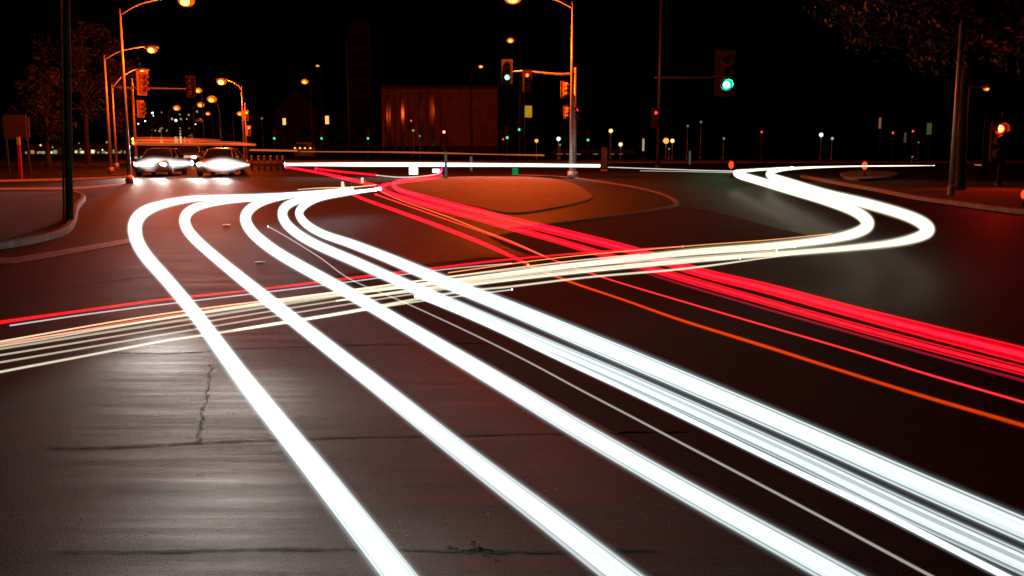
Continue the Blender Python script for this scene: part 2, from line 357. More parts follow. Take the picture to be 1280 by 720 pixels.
streak('hair-thin grey streak between third and double streak', [(335, 283, 2), (360, 297, 2), (400, 322, 2.2), (440, 350, 2.4), (510, 380, 2.6), (594, 419, 3), (660, 452, 3.2), (727, 488, 4), (790, 521, 4.5), (854, 555, 5), (1000, 632, 6), (1164, 720, 7), (1300, 792, 8)], .5, trail_mat('thin_grey_streak', (0.15, 0.14, 0.12), (0.75, 0.72, .66), .38, .25, .2, 5, 9.0), (0.8, 0.75, 0.7), .05, g1)
def beam(parent, px, py, tx, ty, power, size, z=.65):
    a = at(px, py, z); b = at(tx, ty, 0); return point_light(parent, a, (1, .97, .88), power * .85, .4, math.radians(size), b - a)
J1 = [o for o in C.objects if o.name.startswith('light_streak')]
beam(J1[0], 200, 330, 262, 560, 260, 60)
beam(J1[0], 270, 440, 330, 700, 120, 75)
beam(J1[1], 300, 360, 400, 560, 110, 60)
beam(J1[1], 470, 500, 520, 700, 35, 75)
# red tail-light family
g2 = 'red tail-light streaks running to the road edge'
def rm(k, s=1.3): return trail_mat('tail_light_streak', (0.75, 0.0, 0.01), (1.0, 0.012, 0.03), s * .5, s * .9, .2, 6, 2.3 * k)
RG = (1.0, 0.0, 0.012)
streak('upper thick red streak above all other red ones', [(552, 212, 3), (548, 217, 3), (530, 222, 4), (505, 225, 4), (493, 228, 4), (493, 233, 5), (506, 240, 6), (560, 255, 8), (600, 265, 9), (640, 276, 10), (700, 290, 11), (790, 313, 12), (874, 340, 13), (960, 361, 15), (1060, 388, 17), (1160, 414, 20), (1280, 444, 23), (1450, 487, 27)], .85, rm(1, 1.5), RG, .8, g2, core=.28, strands=[(-.75, 0, .16), (.7, .1, .18), (-.4, .75, .09), (.35, -.7, .08)])
streak('second thick red streak just under the upper one', [(552, 219, 2), (540, 223, 3), (510, 227, 3), (485, 230, 4), (477, 234, 5), (485, 241, 6), (540, 258, 7), (600, 274, 7), (640, 285, 8), (700, 302, 8), (760, 320, 9), (854, 348, 10), (960, 378, 10), (1060, 406, 11), (1160, 433, 12), (1280, 464, 13), (1450, 508, 14)], .8, rm(2, 1.3), RG, .6, g2, core=.28, strands=[(-.75, 0, .16), (.7, .1, .18), (-.4, .75, .09), (.35, -.7, .08)])
streak('faint crimson fringe under the second thick red streak', [(760, 326, 4), (854, 356, 5), (960, 387, 5), (1060, 415, 6), (1160, 443, 6), (1280, 476, 7), (1450, 521, 8)], .78, trail_mat('crimson_fringe', (0.3, 0, 0.02), (0.42, 0.01, 0.04), .5, .5, .4, 4, 1.1), None, 0, g2)
streak('thin red streak between the thick pair and the amber one', [(470, 243, 2), (540, 268, 2), (600, 289, 2), (640, 304, 2), (700, 328, 2), (764, 350, 3), (854, 377, 3.5), (960, 408, 4), (1060, 437, 4), (1160, 468, 5), (1280, 503, 5), (1450, 554, 6)], .8, trail_mat('thin_red_streak', (0.7, 0.02, 0.02), (0.9, .04, .05), .7, .8, .6, 5, 5), RG, .2, g2)
streak('thin amber streak turning red towards the edge', [(660, 331, 3), (712, 352, 4), (780, 375, 4), (854, 401, 5), (960, 434, 6), (1060, 466, 6), (1160, 497, 7), (1280, 532, 8), (1450, 583, 9)], .7, trail_mat('amber_streak', (0.9, 0.03, 0.0), (1.0, .10, .0), .22, 1.0, .6, 5, 7), (1.0, .04, 0), .3, g2)
streak('pinkish red streak starting at the white spike and ending at the crossing', [(430, 232, 2), (436, 240, 3), (455, 249, 4), (500, 265, 5), (560, 287, 6), (610, 307, 6), (660, 330, 5)], .8, rm(5, 1.4), RG, .6, g2)
streak('fine orange streak leaving the median island', [(470, 236, 2), (500, 250, 2), (560, 271, 2.5), (600, 287, 2.5), (640, 302, 2.5), (680, 320, 2.5)], .8, trail_mat('fine_orange_streak', (0.9, 0.08, 0.0), (1.0, .16, .03), .8, .9, .6, 5, 8), None, 0, g2)
streak('far red streak from the white line down to the island', [(358, 209, 3), (400, 216, 4), (440, 225, 5), (480, 235, 5)], .8, rm(7, 1.2), RG, .5, g2)
streak('shorter far red streak ending in grey by the bright marker', [(395, 211, 3), (430, 215, 3.5), (472, 219, 3.5)], .8, rm(8, 1.0), RG, .4, g2)
# crossing bundle
g3 = 'pale headlight streaks crossing the junction'
def cm(k, col=(.75, .78, .5), hot=(.95, .92, .66), near=.42, far=.7, dark=.4): return trail_mat('crossing_streak', col, hot, near, far, dark, 5, k * 1.9)
CR = (1.0, .95, .7)
streak('bright streak forming the inner bend of the crossing bundle', [(-60, 442, 4), (60, 423, 4), (200, 399, 5), (400, 370, 8), (560, 352, 9), (700, 334, 11), (854, 316, 12), (960, 308, 14), (1030, 300, 14), (1070, 291, 15), (1085, 280, 15), (1072, 266, 14), (1035, 252, 12), (985, 237, 11), (945, 225, 10), (925, 219, 9), (922, 215, 6), (950, 212, 4), (990, 210, 4)], .65, cm(1, (1, .8, .5), (1, .9, .68), 0.6, 1.2, .25), CR, .5, g3)
streak('bright streak forming the outermost bend at the road edge', [(420, 376, 4), (560, 358, 7), (700, 342, 8), (854, 326, 9), (960, 318, 10), (1050, 311, 11), (1120, 303, 13), (1155, 293, 15), (1158, 283, 16), (1135, 270, 15), (1085, 255, 14), (1030, 242, 13), (985, 228, 11), (962, 219, 8), (970, 213, 6), (1000, 210, 4), (1060, 208, 2.5), (1130, 207.3, 2), (1167, 207, .8)], .65, cm(2, (1, .8, .5), (1, .9, .68), 0.6, 1.2, .25), CR, .5, g3)
streak('yellow-white lowest streak ending at the far road edge of the bundle', [(-60, 478, 4), (0, 465, 5), (100, 446, 5), (200, 427, 5), (260, 418, 5), (400, 396, 6), (560, 367, 4), (640, 358, 4), (740, 346, 4), (854, 336, 4), (960, 322, 2.5), (1045, 311, .6)], .6, cm(3), CR, .2, g3)
streak('short cream streak doubling the lowest one', [(292, 413, 4), (340, 405, 5), (420, 393, 5), (500, 380, 4), (560, 372, 2), (640, 362, 2)], .62, cm(4), CR, .2, g3)
for k, (dy, w, s, lab) in enumerate([(0, 3, .9, 'white fine streak above the lowest yellow one'), (-9, 3, .9, 'white fine streak second above the yellow one'), (-17, 5, .7, 'olive-cream streak in the middle of the bundle'), (-24, 3, .8, 'cream streak under the rust-coloured one')]):
    streak(lab, [(-60, 462 + dy, w), (0, 453 + dy, w), (200, 419 + dy * .85, w), (400, 386 + dy * .75, w), (560, 361 + dy * .6, w), (700, 343 + dy * .5, w * .8), (854, 329 + dy * .4, w * .6), (925 + k * 23, 323 + dy * .3 - k * 2.4, .5)], .62 + .01 * k, cm(5 + k, near=s * .4, far=s * .7), CR, .1, g3)
streak('salmon-cream upper streak of the crossing bundle', [(-60, 437, 3), (0, 427, 4), (200, 393, 3), (420, 365, 3), (560, 346, 3), (700, 328, 2.5), (800, 318, 2)], .66, cm(10, (1, .45, .2), (1, .75, .5), .9, 1), None, 0, g3)
streak('rust-red streak inside the crossing bundle', [(-60, 441, 2), (0, 431, 4), (100, 413, 4), (200, 396, 3), (400, 368, 2)], .67, trail_mat('rust_streak', (.6, .05, .01), (.8, .1, .03), .8, .8, .6, 5, 2), None, 0, g3)
streak('orange rim streak on top of the crossing bundle', [(560, 341, 1.5), (700, 322, 2), (854, 308, 2.2), (960, 300, 2), (1040, 292, 2)], .75, trail_mat('orange_rim_streak', (.8, .2, .03), (.9, .35, .08), .9, 1.0, .6, 5, 6), None, 0, g3)
streak('bright red streak topping the crossing bundle', [(-60, 413, 6), (0, 403, 7), (120, 386, 5), (200, 375, 4.5), (330, 361, 4), (420, 350, 5), (545, 335, 4.5), (640, 324, 4), (760, 314, 3.5), (854, 308, 2)], .85, rm(9, 1.3), RG, .35, g3)
streak('grey-white thin streak tucked under the red one', [(12, 407, 3), (100, 394, 3), (200, 381, 3), (400, 357, 3), (545, 338, 2.5), (640, 329, 2)], .66, trail_mat('grey_streak', (.45, .47, .45), (.6, .62, .6), .7, .8, .5, 5, 3), None, 0, g3)
# far lines
CW = trail_mat('car_smear', (.6, .6, .5), (1, 1, .92), .9, .9, .3, 6, 3)
streak('blurred white smear across the nearer waiting cars', [(168, 205, 5), (185, 205, 17), (205, 204.5, 16), (222, 204.5, 13), (240, 204, 7)], .66, CW, (1, 1, .93), .9, 'white smears at the waiting cars', core=.4)
streak('blurred white smear between the second car and the bollards', [(250, 206, 4), (266, 206, 16), (282, 206, 19), (300, 206, 11), (312, 206, 4)], .66, CW, (1, 1, .93), 1.0, 'white smears at the waiting cars', core=.4)
streak('thin greenish-white smear under the car windscreens', [(168, 197, 3), (200, 196, 5), (235, 195.5, 4), (250, 195.5, 2)], .95, trail_mat('faint_smear', (.3, .34, .3), (.5, .55, .5), .6, .6, .3, 6, 4), (.8, .9, .8), .3, 'white smears at the waiting cars', core=.3)
g4 = 'thin streaks along the cross street'
streak('straight white streak along the far cross street', [(356, 205.5, 5), (450, 205.6, 7), (560, 205.8, 7), (660, 206.5, 6), (750, 207.2, 5.5)], .65, cm(12, (1, .95, .8), (1, 1, .93), 1.5, 3, .8), CR, .5, g4)
streak('faint cream streak continuing past the dark post', [(760, 209, 1.8), (820, 211, 2), (880, 213, 2), (925, 214, 2.5)], .65, cm(13, (.8, .7, .5), (.9, .85, .7), .5, .6), None, 0, g4)
streak('second faint cream streak just under the first', [(800, 213.5, 1.2), (860, 214.5, 1.5), (925, 216, 2)], .6, cm(14, (.7, .6, .45), (.9, .85, .7), .5, .5), None, 0, g4)
OR = trail_mat('orange_far_streak', (.8, .07, .008), (1.0, .16, .03), .5, .5, .4, 5, 1)
streak('orange far streak past the green signals', [(312, 187.5, 4), (340, 188, 4), (372, 188.5, 3.5)], .9, OR, None, 0, g4)
streak('dim orange far streak below the brick facade', [(375, 189.5, 1.8), (470, 190, 3), (520, 190.7, 3.5), (560, 191.5, 3), (620, 193, 2), (680, 194, 4)], .9, trail_mat('dim_orange_far_streak', (.5, .06, .01), (.65, .14, .03), .5, .55, .4, 5, 2), None, 0, g4)
streak('orange streak of tall vehicles above the waiting cars', [(167, 178.5, 6), (200, 178.6, 7), (240, 178.8, 6), (290, 179.4, 5), (320, 181, 3)], 1.72, OR, (1, .10, .01), .12, g4, core=.22, strands=[(0, .8, .1), (.2, -.8, .12), (-.2, -.4, .08)])
streak('upper red-orange streak of tall vehicles', [(167, 174.3, 5), (190, 174.4, 6), (225, 174.7, 5), (275, 175.4, 2)], 1.88, OR, (1, .04, .005), .14, g4, core=.18, strands=[(0, .9, .1), (.2, -.7, .1)])
DR = trail_mat('red_kerb_glow', (.25, .01, .0), (.40, .035, .01), .6, .6, .4, 3, 3)  # glowing strips added in place of kerbs lit red by tail lamps
streak('dull red glow added for a red-lit kerb behind the utility pole', [(-60, 228, 5), (0, 226, 5), (80, 224, 5), (130, 222, 4), (162, 220, 3)], .5, DR, None, 0, g4)
streak('lower dull red glow added for a red-lit kerb behind the utility pole', [(-60, 238, 5), (0, 236, 5), (90, 235, 5), (130, 232, 4), (158, 229, 3)], .5, DR, None, 0, g4)
streak('cream loop streak by the bright marker', [(470, 219, 2), (500, 221.5, 2.5), (530, 220, 2), (548, 217, 2), (552, 213, 2)], .6, cm(15, (.7, .6, .5), (.9, .8, .65), .6, .7), None, 0, g4)
streak('amber-white streak fanning from the start of the white curves', [(372, 237, 1.5), (400, 235, 2), (440, 234, 3), (470, 231, 2)], .7, cm(16, (1, .5, .15), (1, .7, .3), .8, .9), None, 0, g4)
streak('short red-orange streak right of the slim pole', [(1218, 206, 2.5), (1232, 206.5, 3), (1245, 207, 3)], .8, trail_mat('short_red_streak', (.5, .06, .02), (.7, .15, .06), .6, .6, .5, 5, 2), None, 0, g4)

# ------------------------------------------------------------------ lamps, signals, poles
g5 = 'sodium street lamps'
def street_lamp(bx, by, topy, lx, ly, label, power=LAMP_W, mat=SODIUM, lens_px=7, pr=.09, poleMat=None):
    lens_px *= 1.5 if lens_px < 9 else 1
    b = at(bx, by); Y = b.y; top = on(bx, topy, Y); lamp = on(lx, ly, Y)
    t = thing('street_lamp', label, 'street lamp', b, g5); h = top.z; dx = lamp.x - top.x + 0.0; lz = lamp.z
    px2 = (on(bx, topy, Y).x - b.x)
    dx = lamp.x - b.x
    bm = bmesh.new(); tube(bm, [(0, 0, 0), (0, 0, .35)], [pr * 1.9, pr * 1.8], 12); tube(bm, [(0, 0, .35), (0, 0, h * .5), (0, 0, h)], [pr * 1.15, pr * .85, pr * .55], 12)
    finish('pole', bm, poleMat or STEEL, t, True)
    bm = bmesh.new(); arm = catmull([(0, 0, h - .3), (dx * .3, 0, h + (lz - h) * .55), (dx * .7, 0, lz + .12), (dx * .93, 0, lz + .16)], 6); tube(bm, arm, pr * .4, 8)
    finish('arm', bm, poleMat or STEEL, t, True)
    r = max(.14, lens_px * .5 * Y / F)
    bm = bmesh.new(); ball(bm, (dx, 0, lz + .13), (max(.42, r * 1.3), .17, .13)); hd = finish('lamp_head', bm, poleMat or STEEL, t, True)
    bm = bmesh.new(); ball(bm, (dx, 0, lz), (r, r * .8, r * .72)); ln_ = finish('lens', bm, SOD_GLASS if lens_px > 5 else mat, hd, True)
    if lens_px > 5:
        bm = bmesh.new(); ball(bm, (dx, -r * .35, lz - r * .12), (r * .66, r * .55, r * .5)); finish('bulb', bm, mat, ln_, True)
    if power: point_light(t, (dx, 0, lz - r - .1), (1.0, .085, .003), power, .2)
    return t
street_lamp(162, 229, 10, 233, 1, 'tall street lamp standing before the waiting cars, its lamp at the top edge', LAMP_W * 1.6, lens_px=20)
street_lamp(139, 217, 68, 190, 62, 'second street lamp, behind the tallest pole by the waiting cars', LAMP_W, lens_px=13)
street_lamp(146, 211, 105, 179, 90, 'third street lamp, thin pole just behind the second', LAMP_W, lens_px=12, pr=.08)
street_lamp(714, 223, 2, 641, -3, 'tall orange-lit street lamp beside the mast arm with two signals', LAMP_W * 3.0, lens_px=22, pr=.1)
street_lamp(306, 206, 107, 277, 102, 'street lamp leaning its arm over the second waiting car', LAMP_W, lens_px=12, pr=.08)
street_lamp(277, 197, 138, 265, 124, 'mid-distance street lamp with short pole behind the waiting cars', 0, SODIUM_FAR, 8, .09)
for bx, by, ty, lx, ly, w, lab in [(256, 193, 118, 248, 113, 6, 'far street lamp highest of the cluster above the cars'), (244, 191, 133, 251, 131, 6, 'far street lamp in the middle of the cluster'),
                                   (213, 191, 137, 221, 135, 6, 'far street lamp over the lit foliage'), (267, 188, 143, 260, 142, 4, 'smallest far street lamp in the cluster'),
                                   (240, 187, 152, 249, 151, 6, 'lowest far street lamp in the cluster'), (293, 190, 143, 300, 142, 5, 'far street lamp close to the amber-lit pole')]:
    street_lamp(bx, by, ty, lx, ly, lab, 0, SODIUM_FAR if w > 5 and ly < 130 else YEL_FAR, w, .09)
street_lamp(391, 196, 104, 381, 102, 'lone street lamp above the middle green signal', 0, SODIUM_FAR, 6, .08, DARKSTEEL)
street_lamp(590, 194, 85, 601, 83, 'small street lamp over the brick facade', 0, SODIUM_FAR, 4, .08, DARKSTEEL)
street_lamp(650, 198, 52, 638, 50.5, 'street lamp above the green overhead signal', 0, SODIUM_FAR, 6, .08, DARKSTEEL)
street_lamp(1205, 207, 106, 1233, 111, 'far lamp whose pole stands behind the slim pole', 0, YEL_FAR, 5, .08, STEEL)
street_lamp(404, 192, 84, 397, 82, 'faint flame-shaped lamp high above the cross street', 0, emat('faint_lamp', (1, .4, .1), 1.2), 3, .08, DARKSTEEL)

def head_parts(t, p, lit, mat, s=1.0, housing=None, rz=0.0):
    """Three-lens signal head whose lit lens sits at p (in t's frame); faces the camera side (-Y)."""
    k = {'red': 0, 'amber': 1, 'green': 2}[lit]; cz = p[2] - (1 - k) * .34 * s
    M = Matrix.Translation(Vector((p[0], p[1], 0))) @ Matrix.Rotation(rz, 4, 'Z')
    bm = bmesh.new(); bbox(bm, (0, .12 * s, cz), (.36 * s, .22 * s, 1.08 * s), .03 * s)
    box(bm, (0, .245 * s, cz), (.62 * s, .02 * s, 1.34 * s)); bmesh.ops.transform(bm, matrix=M, verts=bm.verts)
    hs = finish('signal_housing', bm, housing or HOUSING_D, t)
    for i in range(3):
        z = cz + (1 - i) * .34 * s
        bm = bmesh.new(); rg = tube(bm, [(0, .012, z), (0, -.02 * s, z), (0, -.035 * s, z)], [.155 * s, .095 * s, .04 * s], 16); bmesh.ops.transform(bm, matrix=M, verts=bm.verts)
        lo = finish('lens', bm, mat if i == k else LENS_OFF, hs)
        if i == k and mat.name in RIMS:
            lo.data.materials.append(RIMS[mat.name])
            for pl in lo.data.polygons:
                if (M.inverted() @ pl.center).y > -.021 * s and len(pl.vertices) < 8: pl.material_index = 1
        bm = bmesh.new(); a = []
        for j in range(13):
            th = math.radians(-25 + 230 * j / 12); x, zz = .16 * s * math.cos(th), z + .16 * s * math.sin(th)
            a.append((bm.verts.new((x, .01, zz)), bm.verts.new((x, -.24 * s, zz)), bm.verts.new((x * 1.08, -.24 * s, z + (zz - z) * 1.08)), bm.verts.new((x * 1.08, .01, z + (zz - z) * 1.08))))
        for j in range(12):
            A, B = a[j], a[j + 1]
            for q in range(4): bm.faces.new((A[q], A[(q + 1) % 4], B[(q + 1) % 4], B[q]))
        bmesh.ops.transform(bm, matrix=M, verts=bm.verts); finish('visor', bm, housing or HOUSING_D, hs)
g6 = 'traffic signals on posts'
def signal_post(x, y, by, lit, mat, label, s=1.0, power=0, housing=None, group=g6):
    b = at(x, by); p = on(x, y, b.y - .2)
    t = thing('traffic_signal', label, 'traffic signal', b, group)
    k = {'red': 0, 'amber': 1, 'green': 2}[lit]; top = p.z + (.34 * k + .3) * s + .25
    bm = bmesh.new(); tube(bm, [(0, .18, 0), (0, .18, top)], [.07, .055], 10); tube(bm, [(0, .18, 0), (0, .18, .25)], [.14, .12], 10); finish('pole', bm, DARKSTEEL, t, True)
    head_parts(t, (p.x - b.x, -.2, p.z), lit, mat, s, housing)
    if power: point_light(t, (p.x - b.x, -.2 - .3, p.z), (0.03, 1, .5) if lit == 'green' else (1, .015, .004), power, .12, math.radians(140), (-.3, -1, -.35))
    return t
for x, y, by, lab in [(343, 173, 198, 'green signal on a short post above the bollard row'), (402, 173, 197, 'green signal on a post below the lone street lamp'), (460, 173, 197, 'green signal nearest the brick facade'),
                      (634, 172, 201, 'green signal under the overhead green one'), (649, 162, 199, 'green signal beside the yellow sign'), (735, 175, 199, 'green signal between the orange-lit lamp pole and shop sign')]:
    signal_post(x, y, by, 'green', GREEN_FAR, lab, .9)
for x, y, by, lab in [(514, 151, 198, 'red signal in front of the facade pilasters'), (629, 174, 196, 'small red signal beside the lower green ones'), (952, 165, 201, 'red signal standing alone past the overhead green signal'),
                      (1116, 166, 203, 'red signal, first of two near the traffic island'), (1141, 164, 203, 'red signal, second of two near the traffic island')]:
    signal_post(x, y, by, 'red', RED_FAR, lab, .8)
signal_post(555, 165, 206, 'red', RED, 'bright red signal before the plain part of the brick facade', .9)
signal_post(1250, 161, 236, 'red', RED, 'large bright red signal near the slim leaning pole', 1.45, 700)
# mast arms
def mast(bx, by, topy, arm_pts, heads, label, pr=.11, mat=None, extra=None):
    b = at(bx, by); Y = b.y; top = on(bx, topy, Y)
    t = thing('signal_mast', label, 'traffic signal', b, 'traffic signals on mast arms')
    bm = bmesh.new(); tube(bm, [(0, 0, 0), (0, 0, .3)], [pr * 2, pr * 1.8], 12); tube(bm, [(0, 0, .3), (0, 0, top.z)], [pr * 1.1, pr * .6], 12); finish('pole', bm, mat or STEEL, t, True)
    if arm_pts:
        pts = [on(a, c, Y) - b for a, c in arm_pts]; c = catmull([tuple(p) for p in pts], 5); bm = bmesh.new()
        tube(bm, c, [pr * (.75 - .4 * i / len(c)) for i in range(len(c))], 10); finish('mast_arm', bm, mat or STEEL, t, True)
    for hx, hy, lit, m, s, rz, hm in heads:
        p = on(hx, hy, Y - .35) - b; head_parts(t, (p.x, -.35, p.z), lit, m, s, hm, rz)
        k = {'red': 0, 'amber': 1, 'green': 2}[lit]
        bm = bmesh.new(); box(bm, (p.x, -.06, p.z + (k - 1) * .34 * s), (.06, .16, .08)); finish('bracket', bm, DARKSTEEL, t)
    return t
mast(718, 222, 84, [(718, 92), (700, 93), (676, 91), (652, 89), (630, 91)], [(634, 97, 'green', GREEN, .9, 0, None), (659, 94, 'red', emat('overhead_red_lens', (1, .09, .012), 8), .8, 0, None),
      (707, 106, 'red', emat('amber_side_lens', (1, .2, .02), 3), .65, .9, HOUSING), (709, 136, 'red', emat('low_side_lens', (1, .10, .03), 4), .5, .8, HOUSING), (722, 137, 'red', emat('magenta_lens', (.8, .01, .1), 3), .5, -.6, None)],
     'mast with curved arm carrying green and red overhead signals by the orange-lit lamp', .1)
mast(822, 212, -30, [(818, 97), (850, 97), (880, 97), (912, 94)], [(908, 106, 'green', GREEN, 2.1, 0, HOUSING_D), (820, 141, 'red', RED_FAR, .9, 0, None)], 'dark mast whose arm carries the bright glowing green signal', .1, DARKSTEEL)
mast(171, 212, 98, [(145, 109), (171, 110), (200, 110.5), (237, 111)], [(237, 108, 'amber', LENS_OFF, 1.0, 0, HOUSING_D), (180, 104, 'amber', LENS_OFF, 1.1, .9, HOUSING), (178, 136, 'amber', LENS_OFF, .8, .9, HOUSING)], 'mast arm stretching over the waiting cars with unlit orange-housed signals', .1)
# signal heads on the far amber-lit pole
t = mast(309, 205, 128, [], [(308, 141, 'red', SODIUM_FAR, .6, .4, HOUSING), (311, 160, 'red', emat('amber_small_lens', (1, .2, .03), 4), .6, .4, HOUSING)], 'thin pole with two small amber-lit signal heads beside the lamp pole', .07)
# utility poles
def pole_thing(x, by, topz, r, label, mat, lean=0.0, conduits=False, name='utility_pole', cat='pole', band=None):
    b = at(x, by); t = thing(name, label, cat, b)
    bm = bmesh.new(); tube(bm, [(0, 0, 0), (lean * .5, 0, topz / 2), (lean, 0, topz)], [r, r * .9, r * .75], 14); finish('shaft', bm, mat, t, True)
    if conduits:
        bm = bmesh.new(); tube(bm, [(-r - .035, -.02, 0), (-r - .03 + lean * .9, -.02, topz * .9)], .025, 8); finish('conduit', bm, DARKSTEEL, t, True)
        bm = bmesh.new()
        box(bm, (lean, 0, topz - .7), (2.4, .1, .12)); finish('crossarm', bm, WOOD, t)
    if band:
        bm = bmesh.new(); tube(bm, [(0, 0, .0), (0, 0, .4)], r * 1.25, 12); finish('base_sleeve', bm, PAINT, t, True)
    return t
_b = at(87, 281); _q = on(83, 0, _b.y)
pole_thing(87, 281, 10.5, .085, 'thick dark wooden utility pole standing on the corner verge', WOOD, (_q.x - _b.x) * 10.5 / _q.z, True)
pole_thing(1188, 248, on(1199, 25, gy(1188, 248)).z, .085, 'slim leaning metal pole on the roadside verge', STEEL, 0, band=True)
pole_thing(437, 196, 12, .12, 'faint tall pole before the dark tower', DARKSTEEL)
# yellow sign on its pole
b = at(656, 205); t = thing('yellow_sign', 'yellow rectangular sign hung on a thin pole between the signals', 'sign', b)
h = on(656, 106, b.y).z; bm = bmesh.new(); tube(bm, [(0, 0, 0), (0, 0, h)], .04, 10); finish('pole', bm, DARKSTEEL, t, True)
p = on(660.5, 139.5, b.y) - b; wd = 9.5 * b.y / F; hh = 15 * b.y / F
bm = bmesh.new(); bbox(bm, (p.x, -.07, p.z), (wd, .05, hh), .015); sg = finish('sign_panel', bm, pmat('yellow_sign_face', (.75, .5, .02), .5, var=.08), t)
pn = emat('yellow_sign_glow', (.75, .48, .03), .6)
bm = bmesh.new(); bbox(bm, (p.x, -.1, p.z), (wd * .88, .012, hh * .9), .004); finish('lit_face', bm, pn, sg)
# red beacons on posts
def beacon(x, y, by, label, r=.13, w=1.0):
    b = at(x, by); z = on(x, y, b.y).z; t = thing('beacon_post', label, 'beacon', b, 'red beacon posts')
    bm = bmesh.new(); tube(bm, [(0, 0, .1), (0, 0, z - r)], .045, 10); tube(bm, [(0, 0, 0), (0, 0, .1)], .11, 10); finish('post', bm, DARKSTEEL, t, True)
    bm = bmesh.new(); ball(bm, (0, 0, z), (r * w, r * w, r * 1.5)); finish('lens', bm, emat('beacon_lens', (1, .05, .006), 2.6), t, True)
    bm = bmesh.new(); tube(bm, [(0, 0, z + r * 1.45), (0, 0, z + r * 1.45 + .05)], .08, 10); finish('cap', bm, DARKSTEEL, t)
beacon(1080, 207, 224, 'glowing red beacon on the small traffic island')
beacon(913.5, 206, 221, 'glowing red beacon at the start of the bright right-hand curves')
beacon(1279, 243, 262, 'small red beacon on the verge at the frame edge', .09)

# distant post lamps and small lit things
g7 = 'small distant post lamps'
def post_lamp(x, y, by, col, s, label, rpx=2.5):
    b = at(x, by); z = on(x, y, b.y).z; r = rpx * (1.3 if s > 3 else 1.0) * b.y / F; s = min(s, 1.6) if s > 3 else s * .22; t = thing('post_lamp', label, 'post lamp', b, g7)
    bm = bmesh.new(); tube(bm, [(0, 0, 0), (0, 0, z - r)], [.05, .035], 8); tube(bm, [(0, 0, 0), (0, 0, .3)], .09, 8); finish('post', bm, STEEL, t, True)
    bm = bmesh.new(); ball(bm, (0, 0, z), r, 12); finish('globe', bm, emat('post_lamp_globe', col, s), t, True)
    bm = bmesh.new(); tube(bm, [(0, 0, z + r * .9), (0, 0, z + r * 1.3)], [r * .8, r * .2], 10); finish('cap', bm, DARKSTEEL, t, True)
A_, Wc, Yc, Gc = (1, .4, .08), (.9, 1, .8), (1, .75, .2), (.4, 1, .7)
for x, y, by, c, s, rp, lab in [
    (670.5, 176, 199, A_, 5, 1.8, 'amber post lamp between the yellow sign and the lamp pole'), (698, 173.5, 200, Wc, 4, 2, 'white post lamp just before the orange-lit pole'),
    (763, 163.5, 199, Yc, 5, 2, 'yellow post lamp behind the square sign post'), (775.5, 180.5, 199, (1, .7, .4), 6, 2, 'peach post lamp above the yellow shopfront'),
    (832, 176, 199, A_, 7, 2.8, 'larger amber post lamp of two beside the mast'), (840, 176, 199, Yc, 5, 2, 'smaller amber post lamp of two beside the mast'),
    (836, 186, 200, (.5, .9, .8), 1.5, 1.2, 'dim bluish bollard lamp below the amber pair'), (858.5, 157.5, 200, (.7, .9, .8), 1.0, 1.4, 'dim white lamp left of the overhead green glow'),
    (875, 152.5, 199, (.7, .9, .8), .8, 1.6, 'dim white lamp right below the overhead green glow'), (904, 173, 199, (.7, .9, .8), 1.4, 1.5, 'dim white lamp low beneath the overhead green signal'),
    (1025, 168.5, 201, Wc, 6, 2, 'bright white post lamp between the beacons'), (1039, 173, 201, (.8, .9, .8), 2.5, 1.8, 'dimmer white post lamp beside the bright one'),
    (517, 163, 196, Yc, 2, 1.6, 'tiny yellow lamp low on the brick facade'), (525, 170, 196, Gc, 1.2, 1.4, 'tiny green lamp low on the brick facade'),
    (329, 148, 192, Wc, .7, 1.5, 'faint white lamp past the amber-lit pole'), (1147, 178, 201, Wc, .7, 1.1, 'faint white lamp under the pair of red signals'),
    (1140, 196, 204, Wc, .9, 1.2, 'low faint lamp under the pair of red signals'), (700, 181, 200, Wc, 1.2, 1.3, 'low white lamp just before the orange-lit pole')]:
    post_lamp(x, y, by, c, s, lab, rp)
rr = random.Random(11)
def glimmers(n, xs, ys, Ys, label, group):
    for i in range(n):
        a0, a1 = rr.choice(xs); x, y, Y = rr.uniform(a0, a1), rr.uniform(*ys), rr.uniform(*Ys)
        b = Vector((on(x, 172, Y).x, Y, 0)); z = max(.4, on(x, y, Y).z); r = rr.uniform(.5, 1.5) * Y / F
        gm, word = rr.choice([(WHITE_FAR, 'white'), (YEL_FAR, 'yellow'), (WIN, 'pale amber'), (WIN_GREEN, 'greenish'), (WIN_DIM, 'dull orange')])
        t = thing('post_lamp', label.replace('tiny', 'tiny ' + word), 'post lamp', b, group)
        bm = bmesh.new(); tube(bm, [(0, 0, 0), (0, 0, z - r)], .03, 6); finish('post', bm, DARKSTEEL, t)
        bm = bmesh.new(); ball(bm, (0, 0, z), r, 10); finish('globe', bm, gm, t, True)
glimmers(26, [(168, 248)], (139, 164), (105, 128), 'tiny far lamp glimmering among the street trees above the waiting cars', 'tiny glimmering lamps far along the avenue')
glimmers(16, [(92, 160), (38, 68)], (176, 198), (100, 113), 'tiny low lamp glimmering over the lawn behind the utility pole', 'tiny low lamps beyond the lawn')
def lit_sign(x, y, w, h, by, col, s, label, cat='sign', name='lit_sign'):
    b = at(x, by); p = on(x, y, b.y) - b; k = b.y / F; t = thing(name, label, cat, b)
    bm = bmesh.new(); tube(bm, [(0, .1, 0), (0, .1, p.z)], .05, 8); finish('post', bm, DARKSTEEL, t, True)
    bm = bmesh.new(); bbox(bm, (p.x, 0, p.z), (w * k + .1, .14, h * k + .1), .02); f = finish('sign_case', bm, DARKSTEEL, t)
    bm = bmesh.new(); bbox(bm, (p.x, -.085, p.z), (w * k, .02, h * k), .008); finish('lit_face', bm, emat('sign_light', col, s), f)
